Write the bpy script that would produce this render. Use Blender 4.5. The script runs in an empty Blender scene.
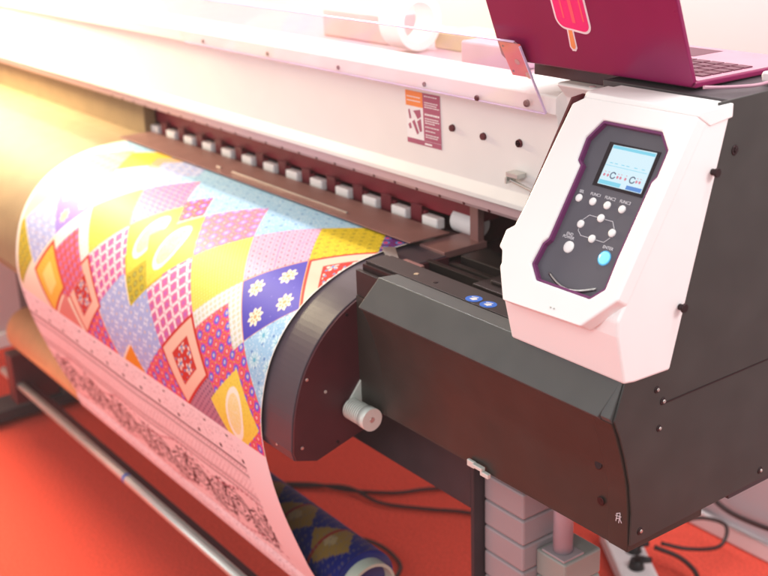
import bpy, bmesh, math, random
import numpy as np
from mathutils import Vector, Matrix
from mathutils.geometry import tessellate_polygon
random.seed(7); rng = np.random.default_rng(5)
COL = bpy.context.scene.collection
R = math.radians

# ------------------------------------------------------------------ materials
def hexlin(r, g, b):
    f = lambda c: (c/255/12.92) if c/255 <= .04045 else ((c/255+.055)/1.055)**2.4
    return (f(r), f(g), f(b))
def mat(name, col, rough=.5, metal=0., spec=.5, var=.06, bump=0., bscale=300., coat=0., trans=0., ior=1.45, emis=None, estr=0., nscale=18., alpha=1., smear=0., dust=0.):
    m = bpy.data.materials.new(name); m.use_nodes = True
    nt = m.node_tree; N = nt.nodes; L = nt.links; b = N['Principled BSDF']
    b.inputs['Roughness'].default_value = rough; b.inputs['Metallic'].default_value = metal
    b.inputs['Specular IOR Level'].default_value = spec; b.inputs['Coat Weight'].default_value = coat
    b.inputs['Transmission Weight'].default_value = trans; b.inputs['IOR'].default_value = ior
    tc = N.new('ShaderNodeTexCoord')
    n = N.new('ShaderNodeTexNoise'); n.inputs['Scale'].default_value = nscale; n.inputs['Detail'].default_value = 5
    L.new(tc.outputs['Object'], n.inputs['Vector'])
    cr = N.new('ShaderNodeValToRGB')
    cr.color_ramp.elements[0].position = .3; cr.color_ramp.elements[1].position = .7
    cr.color_ramp.elements[0].color = tuple(max(0, c*(1-var)) for c in col)+(1,)
    cr.color_ramp.elements[1].color = tuple(min(1, c*(1+var)) for c in col)+(1,)
    L.new(n.outputs['Fac'], cr.inputs['Fac']); L.new(cr.outputs['Color'], b.inputs['Base Color'])
    if dust:                                # settled dust specks and rubbed patches
        nd = N.new('ShaderNodeTexNoise'); nd.inputs['Scale'].default_value = 420; nd.inputs['Detail'].default_value = 2
        nm = N.new('ShaderNodeTexNoise'); nm.inputs['Scale'].default_value = 9; nm.inputs['Detail'].default_value = 4
        L.new(tc.outputs['Object'], nd.inputs['Vector']); L.new(tc.outputs['Object'], nm.inputs['Vector'])
        r1 = N.new('ShaderNodeMapRange'); r1.inputs['From Min'].default_value = .66; r1.inputs['From Max'].default_value = .74
        r2 = N.new('ShaderNodeMapRange'); r2.inputs['From Min'].default_value = .42; r2.inputs['From Max'].default_value = .68; r2.inputs['To Max'].default_value = dust
        L.new(nd.outputs['Fac'], r1.inputs['Value']); L.new(nm.outputs['Fac'], r2.inputs['Value'])
        ad = N.new('ShaderNodeMath'); ad.operation = 'MULTIPLY_ADD'; ad.inputs[1].default_value = dust*1.6
        L.new(r1.outputs['Result'], ad.inputs[0]); L.new(r2.outputs['Result'], ad.inputs[2])
        mx = N.new('ShaderNodeMixRGB'); mx.inputs['Color2'].default_value = (.34, .31, .29, 1)
        L.new(ad.outputs[0], mx.inputs['Fac']); L.new(cr.outputs['Color'], mx.inputs['Color1']); L.new(mx.outputs['Color'], b.inputs['Base Color'])
    if smear:
        n2 = N.new('ShaderNodeTexNoise'); n2.inputs['Scale'].default_value = 7; n2.inputs['Detail'].default_value = 6
        n2.inputs['Distortion'].default_value = .8
        L.new(tc.outputs['Object'], n2.inputs['Vector'])
        mr = N.new('ShaderNodeMapRange'); mr.inputs['From Min'].default_value = .3; mr.inputs['From Max'].default_value = .7
        mr.inputs['To Min'].default_value = max(.02, rough-smear); mr.inputs['To Max'].default_value = rough+smear
        L.new(n2.outputs['Fac'], mr.inputs['Value']); L.new(mr.outputs['Result'], b.inputs['Roughness'])
    if bump:
        n3 = N.new('ShaderNodeTexNoise'); n3.inputs['Scale'].default_value = bscale; n3.inputs['Detail'].default_value = 3
        L.new(tc.outputs['Object'], n3.inputs['Vector'])
        bp = N.new('ShaderNodeBump'); bp.inputs['Strength'].default_value = bump; bp.inputs['Distance'].default_value = .001
        L.new(n3.outputs['Fac'], bp.inputs['Height']); L.new(bp.outputs['Normal'], b.inputs['Normal'])
    if emis:
        b.inputs['Emission Color'].default_value = tuple(emis)+(1,); b.inputs['Emission Strength'].default_value = estr
    return m
M = {}
M['white'] = mat('white_enamel', (.80, .76, .74), .38, var=.015, bump=.04, bscale=900, smear=.06)
M['white2'] = mat('white_plastic', (.86, .845, .84), .34, var=.012, bump=.06, bscale=1400, smear=.05)
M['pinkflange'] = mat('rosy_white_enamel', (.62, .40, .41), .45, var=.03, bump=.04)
M['black'] = mat('black_powder_coat', (.040, .030, .036), .42, spec=.5, var=.12, bump=.22, bscale=1600, smear=.08, dust=.014)
M['sideblack'] = mat('charcoal_powder_coat', (.036, .035, .032), .40, spec=.5, var=.10, bump=.18, bscale=1800, smear=.08, dust=.014)
M['hood'] = mat('grey_satin_cover', (.066, .071, .069), .36, spec=.5, var=.08, bump=.12, bscale=1500, smear=.08, dust=.018)
M['apron'] = mat('purple_grey_apron', (.062, .044, .056), .36, spec=.5, var=.06, bump=.08, bscale=1500, smear=.05)
M['front'] = mat('umber_black_front', (.036, .029, .024), .36, spec=.36, var=.10, bump=.15, bscale=1500, smear=.08, dust=.014)
M['maroon'] = mat('maroon_shadow_metal', (.22, .009, .022), .5, var=.15, bump=.1)  # red tint of the shade under the beam put into the base colour
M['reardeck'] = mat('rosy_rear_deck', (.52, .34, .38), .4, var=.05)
M['maroon3'] = mat('deep_crimson_arm', (.14, .006, .016), .5, var=.15, bump=.1)
M['maroon2'] = mat('crimson_dark_metal', (.065, .012, .018), .42, var=.15, bump=.1)
M['platen'] = mat('dull_rose_metal', (.30, .15, .14), .4, metal=.3, var=.10, bump=.08)
M['darkmetal'] = mat('dark_brown_steel', (.034, .022, .022), .38, metal=.4, var=.2, bump=.1)
M['steel'] = mat('brushed_steel', (.62, .62, .58), .3, metal=.9, var=.1, bump=.1)
M['brass'] = mat('brass_screw', (.60, .48, .34), .3, metal=.9)
M['screw'] = mat('black_screw', (.03, .012, .014), .35, metal=.5)
M['redscrew'] = mat('dark_red_screw', (.10, .008, .014), .4)
M['knob'] = mat('pale_green_white_aluminium', (.70, .74, .68), .42, metal=.15, var=.04)
M['face'] = mat('grey_keypad_face', (.105, .098, .118), .33, var=.05, bump=.05, bscale=1800)
M['recess_tint'] = mat('purple_recess_tint', (.17, .035, .13), .3, var=.05)  # purple reflected in the white recess walls, put into a liner's colour
M['bezel'] = mat('black_gloss_bezel', (.018, .008, .012), .15)
M['screen'] = mat('lit_lcd', (.05, .06, .07), .2, emis=hexlin(214, 240, 250), estr=.85)
M['scyan'] = mat('lit_lcd_cyan', (.05, .06, .07), .2, emis=hexlin(120, 205, 228), estr=.9)
M['sblue'] = mat('lit_lcd_blue', (.05, .06, .07), .2, emis=hexlin(70, 130, 205), estr=.9)
M['sdark'] = mat('lit_lcd_dark', (.05, .06, .07), .2, emis=hexlin(70, 80, 110), estr=.8)
M['spink'] = mat('lit_lcd_pink', (.05, .06, .07), .2, emis=hexlin(225, 120, 140), estr=.8)
M['btn'] = mat('white_button', (.86, .85, .84), .35)
M['bluebtn'] = mat('lit_blue_button', (.25, .6, .8), .3, emis=hexlin(60, 190, 245), estr=.75)
M['blueglow'] = mat('blue_button_rim', (.10, .35, .50), .3, emis=hexlin(30, 110, 170), estr=.35)
M['gap_light'] = mat('white_gap_light', (.93, .90, .90), .3, var=.01)  # white that stands in for light seen through the roller gaps
M['ink'] = mat('printed_white_ink', (.75, .73, .77), .5)
M['laptop'] = mat('maroon_laptop_lid', hexlin(128, 14, 74), .30, var=.04, bump=.05, bscale=1200, smear=.05)
M['deck'] = mat('rosy_laptop_deck', (.42, .22, .28), .4, var=.05)
M['key'] = mat('maroon_key', (.10, .012, .035), .4)
M['popw'] = mat('white_sticker_vinyl', (.85, .72, .76), .4)
M['popp'] = mat('hot_pink_vinyl', hexlin(238, 40, 120), .35)
M['popp2'] = mat('coral_vinyl', hexlin(245, 95, 110), .35)
M['popo'] = mat('orange_stick_vinyl', hexlin(240, 150, 90), .4)
M['bluest'] = mat('blue_sticker', hexlin(40, 110, 215), .35)
M['lorange'] = mat('orange_label', hexlin(238, 140, 70), .45)
M['lmauve'] = mat('mauve_label', hexlin(165, 85, 110), .45)
M['lwhite'] = mat('white_label', (.82, .80, .80), .45)
M['carpet'] = mat('red_carpet', hexlin(220, 82, 66), .95, spec=.1, var=.22, bump=1., bscale=260, nscale=160)
M['wall'] = mat('pink_white_wall', (.60, .54, .57), .75, var=.02, nscale=2)
M['wallpink'] = mat('pink_partition', (.60, .44, .46), .75, var=.03, nscale=2)
M['skirt'] = mat('white_skirting', (.82, .78, .78), .45, var=.02)
M['kraft'] = mat('kraft_cardboard', hexlin(214, 168, 116), .8, var=.06, bump=.3, bscale=200)
M['core'] = mat('pale_green_core', (.55, .62, .50), .5)
M['rail'] = mat('satin_aluminium_bar', (.66, .70, .64), .32, metal=.6, var=.05)
M['cable'] = mat('black_cable', (.035, .012, .012), .45)
M['plug'] = mat('black_rubber_plug', (.02, .016, .018), .5)
M['tank'] = mat('mauve_grey_plastic', (.36, .32, .335), .4, var=.05, nscale=8)
M['tank2'] = mat('grey_green_plastic', (.30, .33, .30), .35, var=.05)
M['clear'] = mat('milky_tube', (.62, .52, .58), .25, trans=.35)
M['orange'] = mat('coral_card', hexlin(238, 96, 84), .5)
M['sampA'] = mat('pale_rose_box', (.66, .42, .44), .6)
M['sampB'] = mat('pale_yellow_box', (.70, .60, .34), .6)
M['sampC'] = mat('lilac_box', (.55, .36, .46), .6)
M['flare_tan'] = mat('flare_tan_steel', (.26, .17, .085), .7, var=.08, bump=.06)  # lens flare wash put into the colour; the cabinet itself is black

def acrylic():
    m = bpy.data.materials.new('clear_acrylic'); m.use_nodes = True; nt = m.node_tree; N = nt.nodes; L = nt.links
    out = N['Material Output']; N.remove(N['Principled BSDF'])
    t = N.new('ShaderNodeBsdfTransparent'); t.inputs[0].default_value = (1, .97, .98, 1)
    g = N.new('ShaderNodeBsdfGlossy'); g.inputs['Roughness'].default_value = .08
    d = N.new('ShaderNodeBsdfDiffuse'); d.inputs[0].default_value = (.9, .82, .86, 1)
    m1 = N.new('ShaderNodeMixShader'); m2 = N.new('ShaderNodeMixShader'); m1.inputs[0].default_value = .11; m2.inputs[0].default_value = .05
    L.new(t.outputs[0], m1.inputs[1]); L.new(d.outputs[0], m1.inputs[2])
    L.new(m1.outputs[0], m2.inputs[1]); L.new(g.outputs[0], m2.inputs[2])
    L.new(m2.outputs[0], out.inputs[0]); return m
M['acrylic'] = acrylic()
M['acredge'] = mat('acrylic_cut_edge', (.74, .58, .84), .25)

# ------------------------------------------------------------------ mesh helpers
def link(name, bm, m, parent=None, bevel=0., smooth=False, mats=None):
    me = bpy.data.meshes.new(name); bm.normal_update(); bm.to_mesh(me); bm.free()
    for x in (mats or [m]): me.materials.append(x)
    o = bpy.data.objects.new(name, me); COL.objects.link(o)
    if parent: o.parent = parent
    if smooth:
        for p in me.polygons: p.use_smooth = True
    if bevel:
        md = o.modifiers.new('bevel', 'BEVEL'); md.width = bevel; md.segments = 2; md.limit_method = 'ANGLE'; md.angle_limit = R(28)
        md.harden_normals = False
        for p in me.polygons: p.use_smooth = False
    return o
def tag(o, label=None, cat=None, group=None, kind=None):
    if label: o['label'] = label
    if cat: o['category'] = cat
    if group: o['group'] = group
    if kind: o['kind'] = kind
    return o
def empty(name, loc=(0, 0, 0)):
    o = bpy.data.objects.new(name, None); COL.objects.link(o); o.location = loc; o.empty_display_size = .05
    return o
def box(bm, x0, x1, y0, y1, z0, z1, mi=0):
    v = [bm.verts.new((x, y, z)) for z in (z0, z1) for y in (y0, y1) for x in (x0, x1)]
    for f in ((0, 2, 3, 1), (4, 5, 7, 6), (0, 1, 5, 4), (2, 6, 7, 3), (0, 4, 6, 2), (1, 3, 7, 5)):
        bm.faces.new([v[i] for i in f]).material_index = mi
def B(*boxes):
    bm = bmesh.new()
    for b in boxes: box(bm, *b)
    return bm
def prism(bm, prof, x0, x1):              # profile in (y, z) extruded along x
    area = sum(prof[i][0]*prof[(i+1) % len(prof)][1]-prof[(i+1) % len(prof)][0]*prof[i][1] for i in range(len(prof)))
    if area < 0: prof = prof[::-1]
    a = [bm.verts.new((x0, y, z)) for y, z in prof]; b = [bm.verts.new((x1, y, z)) for y, z in prof]
    n = len(prof)
    bm.faces.new(a[::-1]); bm.faces.new(b)
    for i in range(n): bm.faces.new((a[i], a[(i+1) % n], b[(i+1) % n], b[i]))
    return bm
def cyl(bm, p, q, r, r2=None, n=24, mi=0, cap=True):
    p = Vector(p); q = Vector(q); d = (q-p).normalized(); r2 = r if r2 is None else r2
    u = d.orthogonal().normalized(); w = d.cross(u)
    A = [bm.verts.new(p+(u*math.cos(t)+w*math.sin(t))*r) for t in [2*math.pi*i/n for i in range(n)]]
    Bv = [bm.verts.new(q+(u*math.cos(t)+w*math.sin(t))*r2) for t in [2*math.pi*i/n for i in range(n)]]
    for i in range(n):
        f = bm.faces.new((A[i], A[(i+1) % n], Bv[(i+1) % n], Bv[i])); f.material_index = mi; f.smooth = True
    if cap:
        bm.faces.new(A[::-1]).material_index = mi; bm.faces.new(Bv).material_index = mi
def crv(K, n=16):
    P = [Vector(k) for k in K]; P = [2*P[0]-P[1]]+P+[2*P[-1]-P[-2]]; o = []
    for i in range(1, len(P)-2):
        for j in range(n):
            u = j/n; a, b, c, d = P[i-1:i+3]
            o.append(.5*((2*b)+(c-a)*u+(2*a-5*b+4*c-d)*u*u+(3*b-a-3*c+d)*u**3))
    o.append(P[-2]); return o
def tube(bm, pts, r, n=10, smooth=True):
    pts = crv(pts, 10) if smooth else [Vector(p) for p in pts]
    rings = []
    up = Vector((0, 0, 1))
    for i, p in enumerate(pts):
        d = (pts[min(i+1, len(pts)-1)]-pts[max(i-1, 0)]).normalized()
        u = d.cross(up); u = u.normalized() if u.length > .05 else d.orthogonal().normalized(); w = d.cross(u)
        rings.append([bm.verts.new(p+(u*math.cos(2*math.pi*k/n)+w*math.sin(2*math.pi*k/n))*r) for k in range(n)])
    for a, b in zip(rings, rings[1:]):
        for k in range(n):
            f = bm.faces.new((a[k], a[(k+1) % n], b[(k+1) % n], b[k])); f.smooth = True
    bm.faces.new(rings[0][::-1]); bm.faces.new(rings[-1])
class Fr:                                   # a local frame: origin, u, v, normal
    def __init__(s, o, u, v): s.o = Vector(o); s.u = Vector(u).normalized(); s.v = Vector(v).normalized(); s.n = s.u.cross(s.v)
    def p(s, u, v, w=0): return s.o+s.u*u+s.v*v+s.n*w
def poly(bm, fr, pts, w0, w1, mi=0):        # flat outline given a thickness on a frame
    a = [bm.verts.new(fr.p(x, y, w0)) for x, y in pts]; b = [bm.verts.new(fr.p(x, y, w1)) for x, y in pts]
    n = len(pts); ar = sum(pts[i][0]*pts[(i+1) % n][1]-pts[(i+1) % n][0]*pts[i][1] for i in range(n))
    if ar < 0: a.reverse(); b.reverse()
    bm.faces.new(a[::-1]).material_index = mi; bm.faces.new(b).material_index = mi
    for i in range(n): bm.faces.new((a[i], a[(i+1) % n], b[(i+1) % n], b[i])).material_index = mi
def ring(bm, fr, outer, inner, w0, w1):     # slab with a hole
    def tess(loops):
        L = [[Vector((x, y, 0)) for x, y in l] for l in loops]; return tessellate_polygon(L)
    pts = outer+inner
    V0 = [bm.verts.new(fr.p(x, y, w0)) for x, y in pts]; V1 = [bm.verts.new(fr.p(x, y, w1)) for x, y in pts]
    for t in tess([outer, inner]):
        for V, s in ((V0, 1), (V1, 0)):
            try: bm.faces.new([V[i] for i in t])
            except ValueError: pass
    def side(a, b):
        n = b-a
        for i in range(n): bm.faces.new((V0[a+i], V0[a+(i+1) % n], V1[a+(i+1) % n], V1[a+i]))
    side(0, len(outer)); side(len(outer), len(pts))
    bmesh.ops.recalc_face_normals(bm, faces=bm.faces)
    bmesh.ops.dissolve_limit(bm, angle_limit=R(2), verts=bm.verts, edges=bm.edges)
def disc(cx, cy, rx, ry=None, n=28): ry = ry or rx; return [(cx+rx*math.cos(2*math.pi*i/n), cy+ry*math.sin(2*math.pi*i/n)) for i in range(n)]
def bar(p, q, w):                            # 2D strip
    dx, dy = q[0]-p[0], q[1]-p[1]; l = math.hypot(dx, dy); nx, ny = -dy/l*w/2, dx/l*w/2
    return [(p[0]+nx, p[1]+ny), (p[0]-nx, p[1]-ny), (q[0]-nx, q[1]-ny), (q[0]+nx, q[1]+ny)]
def rect(x0, x1, y0, y1): return [(x0, y0), (x1, y0), (x1, y1), (x0, y1)]
def text(name, s, fr, u, v, size, m, parent, w=.0006):
    c = bpy.data.curves.new('t', 'FONT'); c.body = s; c.size = size; c.extrude = .00015; c.align_x = 'CENTER'
    t = bpy.data.objects.new('t', c); COL.objects.link(t)
    dg = bpy.context.evaluated_depsgraph_get(); dg.update()
    me = bpy.data.meshes.new_from_object(t.evaluated_get(dg)); bpy.data.objects.remove(t)
    mt = Matrix((fr.u, fr.v, fr.n)).transposed().to_4x4(); mt.translation = fr.p(u, v, w)
    me.transform(mt); me.materials.clear(); me.materials.append(m)
    o = bpy.data.objects.new(name, me); COL.objects.link(o); o.parent = parent; return o
def screw(parent, p, n, r=.004, m='screw', h=.002, name='screw'):
    bm = bmesh.new(); p = Vector(p); n = Vector(n).normalized()
    cyl(bm, p, p+n*h, r, r*.85, 16); cyl(bm, p+n*h, p+n*(h+.0003), r*.4, r*.4, 6)
    return link(name, bm, M[m], parent)

# ================================================================== SETTING
def struct(name, bm, m, bevel=0): return tag(link(name, bm, m, None, bevel), kind='structure')
bm = bmesh.new(); v = [bm.verts.new(p) for p in ((-3.24, -2.2, 0), (3.0, -2.2, 0), (3.0, 1.19, 0), (-3.24, 1.19, 0))]; bm.faces.new(v)
struct('carpet_floor', bm, M['carpet'])
struct('wall_back', B((-3.36, 3.2, 1.19, 1.29, -.02, 3.0)), M['wall'])
struct('wall_left', B((-3.36, -3.24, -2.2, 1.188, -.02, 3.0)), M['wallpink'])
struct('skirting_back', B((-3.22, 3.0, 1.172, 1.188, .003, .05)), M['skirt'], .003)
struct('skirting_left', B((-3.238, -3.222, -2.2, 1.170, .003, .06)), M['skirt'], .003)

# ================================================================== PRINTER
P = empty('wide_format_printer', (-1.3, .3, 0))
tag(P, 'large white and black wide format printer with a patterned print coming off its front', 'printer')
P.location = (0, 0, 0)
K = [(.36, 1.0135), (.25, 1.0135), (.126, 1.0105), (.053, .999), (-.011, .974), (-.054, .946), (-.09, .909), (-.118, .862), (-.136, .802), (-.143, .738), (-.135, .667), (-.111, .572), (-.067, .450), (-.033, .37)]
_k = crv([Vector((a, b, 0)) for a, b in K[2:10]], 5)
apc = []
for i_, p in enumerate(_k):
    d_ = (_k[min(i_+1, len(_k)-1)]-_k[max(i_-1, 0)]).normalized(); q_ = p-Vector((d_.y, -d_.x, 0))*.0028
    apc.append((q_.x, q_.y))
apc = [(.20, 1.0075)]+apc
prof = apc+[(-.136, .720), (-.094, .706), (-.03, .724), (.10, .76), (.20, .80)]
bm = bmesh.new(); prism(bm, prof, -3.1, -.614)
o = link('curved_apron', bm, M['apron'], P, .0015)
for p in o.data.polygons: p.use_smooth = False
# end plate on the apron, 4 mm sheet seen as dark side wall
ep = [(y+.0015, z-.0015) for y, z in apc]+[(-.134, .722), (-.094, .7085), (-.03, .726), (.10, .762), (.20, .80)]
bm = bmesh.new(); prism(bm, ep, -.6135, -.609); link('apron_end_plate', bm, M['maroon2'], P)
for (y, z) in ((-.02, .955), (-.105, .862), (-.122, .742), (-.05, .73), (-.07, .83)):
    screw(P, (-.609, y, z), (1, 0, 0), .003, 'steel' if z > .8 and z < .87 or z < .743 and y < -.1 else 'screw', .0015)
screw(P, (-.66, -.1405, .735), (0, -1, 0), .0022, 'steel', .001)

# right maintenance section: curved front cover, hood, deck
fp = [(-.040, .992), (-.030, .968), (-.018, .932), (-.008, .894), (-.002, .85), (.001, .80), (.001, .79), (.2, .79), (.2, .99)]
fpc = [(p.x, p.y) for p in crv([Vector((a, b, 0)) for a, b in fp[:7]], 4)]+fp[7:]
bm = bmesh.new(); prism(bm, fpc, -.5365, -.037); prism(bm, [(.0005, .985), (.0005, .79), (.2, .79), (.2, .985)], -.6085, -.5367); o = link('front_cover', bm, M['front'], P)
screw(P, (-.050, -.0115, .905), (0, -1, .2), .0065, 'screw', .0005, 'mounting_hole'); screw(P, (-.050, -.0045, .848), (0, -1, 0), .0065, 'screw', .0005, 'mounting_hole')
bm = bmesh.new(); prism(bm, [(y-.0022, z) for y, z in fpc[:-2]]+[(.15, .788), (.15, .985)], -.0368, -.0035); link('front_corner_flange', bm, M['front'], P, .001)
# hood strip with chamfer
fr = Fr((0, 0, 0), (1, 0, 0), (0, 0, 1))
hp = [(-.022, 1.047), (-.047, .996), (-.041, .990), (-.020, 1.001), (.010, 1.003), (.010, 1.047)]
bm = bmesh.new()
L0 = [(-.512, hp[0]), (-.536, hp[1]), (-.536, hp[2]), (-.53, hp[3]), (-.505, hp[4]), (-.505, hp[5])]
L1 = [(-.004, hp[0]), (-.022, hp[1]), (-.022, hp[2]), (-.004, hp[3]), (-.004, hp[4]), (-.004, hp[5])]
a = [bm.verts.new((x, y, z)) for x, (y, z) in L0]; b = [bm.verts.new((x, y, z)) for x, (y, z) in L1]
bm.faces.new(a); bm.faces.new(b[::-1])
for i in range(6): bm.faces.new((a[(i+1) % 6], a[i], b[i], b[(i+1) % 6]))
bmesh.ops.recalc_face_normals(bm, faces=bm.faces)
link('hood_chamfer', bm, M['hood'], P, .0012)
bm = bmesh.new(); prism(bm, [(-.0235, 1.044), (-.0445, .9985), (-.030, .97), (.02, .97), (.02, 1.044)], -.020, -.0036)
link('hood_end_corner', bm, M['hood'], P, .001)
# deck behind the hood: groove, sticker strip, step down
link('hood_groove', B((-.60, -.03, .0102, .016, .98, 1.040)), M['screw'], P)
link('sticker_ledge', B((-.60, -.03, .0162, .060, .98, 1.0445)), M['darkmetal'], P, .001)
link('inner_rail', B((-.60, -.03, .064, .070, .98, 1.041)), M['darkmetal'], P, .001)
link('ledge_corner', B((-.608, -.513, .001, .0098, .986, 1.030)), M['darkmetal'], P, .001)
DF = Fr((0, 0, 1.0446), (1, 0, 0), (0, 1, 0))
for k, cxx in enumerate((-.345, -.313)):
    bm = bmesh.new(); poly(bm, DF, disc(cxx, .030, .0135, .0125), 0, .0004); s_ = link('round_blue_sticker', bm, M['bluest'], P)
    bm = bmesh.new()
    poly(bm, DF, [(cxx-.006, .026), (cxx+.004, .024), (cxx+.007, .031), (cxx+.002, .034), (cxx-.003, .031)], .0005, .0007)
    poly(bm, DF, bar((cxx-.008, .033), (cxx+.003, .037), .002), .0005, .0007)
    link('sticker_pictogram', bm, M['lwhite'], s_)
for (x, y) in ((-.49, .036), (-.44, .034), (-.24, .03)): screw(P, (x, y, 1.0446), (0, 0, 1), .0045, 'brass' if x < -.45 else 'screw', .0008)

# cavity floor & capping station pieces
link('cavity_floor', B((-.68, -.21, .071, .46, .955, .985)), M['maroon2'], P)
for i in range(6):
    y = .085+.036*i
    link('guide_rail', B((-.66+.02*i, -.22, y, y+.012, .986, 1.000+.004*(i % 3))), M['darkmetal'], P, .001)
link('capping_station', B((-.43, -.25, .10, .22, .986, 1.030), (-.41, -.27, .12, .20, 1.030, 1.036)), M['darkmetal'], P, .002)
link('wiper_block', B((-.60, -.47, .22, .28, .986, 1.008)), M['darkmetal'], P, .002)
bm = B((-.69, -.62, .20, .30, .9995, 1.012)); link('platen_end_plate', bm, M['platen'], P, .001)
bm = B((-.625, -.575, .03, .12, .999, 1.018)); cl_ = link('media_clamp', bm, M['platen'], P, .001)
for (x, y) in ((-.612, .055), (-.595, .07), (-.586, .055), (-.605, .105)): screw(cl_, (x, y, 1.018), (0, 0, 1), .004, 'brass', .0025)
bm = bmesh.new(); poly(bm, Fr((0, 0, 0), (1, 0, 0), (0, 1, 0)), [(-.705, .128), (-.630, .085), (-.618, .10), (-.69, .145)], 1.0155, 1.018)
ec = link('media_edge_guard', bm, M['steel'], P); screw(ec, (-.632, .098, 1.018), (0, 0, 1), .005, 'brass', .003)

lc = [(.205, 1.0090)]+[(y-.0012, z+.0008) for y, z in apc]+[(-.138, .718), (-.094, .704), (-.03, .722), (.10, .76), (.205, .80)]
bm = bmesh.new(); prism(bm, lc, -3.1005, -1.885); lcab = link('left_flare_tan_skin', bm, M['flare_tan'], P, .0008)  # skin added over the dark apron to carry the flare's tan
link('left_inner_panel', B((-3.1005, -1.93, .262, .295, 1.0, 1.0955)), M['flare_tan'], P, .003)
link('left_deck_strip', B((-3.1005, -1.93, .206, .2615, 1.004, 1.0085)), M['flare_tan'], P, .001)
# platen bed, pressing plate, pinch roller arms, gap light, dark back
link('platen_bed', B((-3.1, -.70, .2015, .32, .93, .9985)), M['platen'], P, .001)
link('front_heater_plate', B((-1.91, -.69, .178, .270, 1.0165, 1.0185)), M['platen'], P, .0006)
link('plate_highlight_rail', B((-1.37, -.92, .2015, .2050, 1.0187, 1.0220)), M['steel'], P, .001)
link('plate_highlight_rail', B((-1.44, -1.42, .2015, .2055, 1.0187, 1.0220)), M['steel'], P, .001)
link('inner_back_panel', B((-3.1, -.2105, .46, .475, .80, 1.118)), M['maroon'], P)
link('inner_ceiling', B((-3.1, -.21, .235, .458, 1.135, 1.145)), M['maroon2'], P)
band_ = link('roller_beam', B((-3.1, -.6515, .300, .36, 1.036, 1.112)), M['maroon'], P, .003)
for i in range(13):
    x = -.759-.0965*i
    r_ = link('pinch_roller_arm', B((x-.073, x-.026, .290, .299, 1.000, 1.0355), (x-.066, x-.033, .286, .2898, 1.012, 1.045)), M['maroon3'], P, .003)
    link('roller_gap_light', B((x-.024, x+.022, .279, .299, 1.009, 1.031)), M['gap_light'], r_, .003)  # white block drawn in place of light coming through the gap
bm = bmesh.new(); cyl(bm, (-.715, .315, 1.030), (-.655, .315, 1.030), .024, n=28); link('end_gap_light', bm, M['lwhite'], P, .002)  # white cylinder standing in for light through the end gap
link('frame_pillar', B((-.650, -.628, .285, .300, .99, 1.105)), M['platen'], P, .001)
screw(P, (-.639, .2849, 1.088), (0, -1, 0), .006, 'brass', .002)

# white beam (cover)
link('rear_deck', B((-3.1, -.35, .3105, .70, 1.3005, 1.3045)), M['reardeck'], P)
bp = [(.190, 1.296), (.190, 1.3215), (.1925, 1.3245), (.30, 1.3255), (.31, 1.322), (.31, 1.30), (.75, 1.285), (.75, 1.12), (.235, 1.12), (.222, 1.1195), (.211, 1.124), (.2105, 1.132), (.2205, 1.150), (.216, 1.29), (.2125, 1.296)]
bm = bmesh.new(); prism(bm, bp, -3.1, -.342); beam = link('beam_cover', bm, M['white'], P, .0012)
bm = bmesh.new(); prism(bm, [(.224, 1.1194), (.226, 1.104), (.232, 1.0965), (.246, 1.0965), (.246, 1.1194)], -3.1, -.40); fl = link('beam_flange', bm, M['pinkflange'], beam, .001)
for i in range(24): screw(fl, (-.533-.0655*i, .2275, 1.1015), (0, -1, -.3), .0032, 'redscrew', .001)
bm = bmesh.new()
a = [bm.verts.new(p) for p in ((-.3415, .190, 1.296), (-.3415, .190, 1.3245), (-.3415, .26, 1.3255), (-.3415, .26, 1.12), (-.3415, .216, 1.125))]
b = [bm.verts.new(p) for p in ((-.330, .205, 1.290), (-.330, .200, 1.338), (-.330, .26, 1.338), (-.330, .26, 1.12), (-.330, .222, 1.135))]
bm.faces.new(a); bm.faces.new(b[::-1])
for i in range(5): bm.faces.new((a[(i+1) % 5], a[i], b[i], b[(i+1) % 5]))
bmesh.ops.recalc_face_normals(bm, faces=bm.faces); link('beam_end_cap', bm, M['white'], beam, .001)
for x in (-1.43, -1.16, -.909, -.654): screw(beam, (x, .190, 1.3045), (0, -1, 0), .0045, 'redscrew', .002)
for (x, z) in ((-.614, 1.232), (-.535, 1.230), (-.449, 1.233), (-.449, 1.232)): screw(beam, (x, .2180, z), (0, -1, 0), .0065, 'redscrew', .005)
# acrylic front shield
bm = bmesh.new()
AF = Fr((-.36, .1868, 1.2985), (1, 0, 0), (0, -.46, .888))
poly(bm, AF, [(-1.15, 0), (0, 0), (0, .118), (-.006, .124), (-1.15, .124)], 0, .003); ac = link('acrylic_shield', bm, M['acrylic'], P)
bm = bmesh.new()
poly(bm, AF, rect(.0003, .0022, 0, .118), -.0002, .0032); poly(bm, AF, rect(-1.15, -.0075, .1243, .1258), 0, .003); poly(bm, AF, rect(-1.15, 0, -.0018, -.0004), 0, .003)
link('polished_edge', bm, M['acredge'], ac)
screw(ac, (-.397, .1838, 1.308), (0, -1, 0), .006, 'redscrew', .004); screw(ac, (-.512, .1838, 1.301), (0, -1, 0), .005, 'redscrew', .003)
# latch hook on the beam near the panel
bm = B((-.462, -.434, .199, .2175, 1.179, 1.187), (-.462, -.457, .197, .2175, 1.168, 1.1785)); cyl(bm, (-.455, .203, 1.174), (-.395, .200, 1.166), .0028, n=10)
link('latch_hook', bm, M['steel'], beam, .0015)
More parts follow.
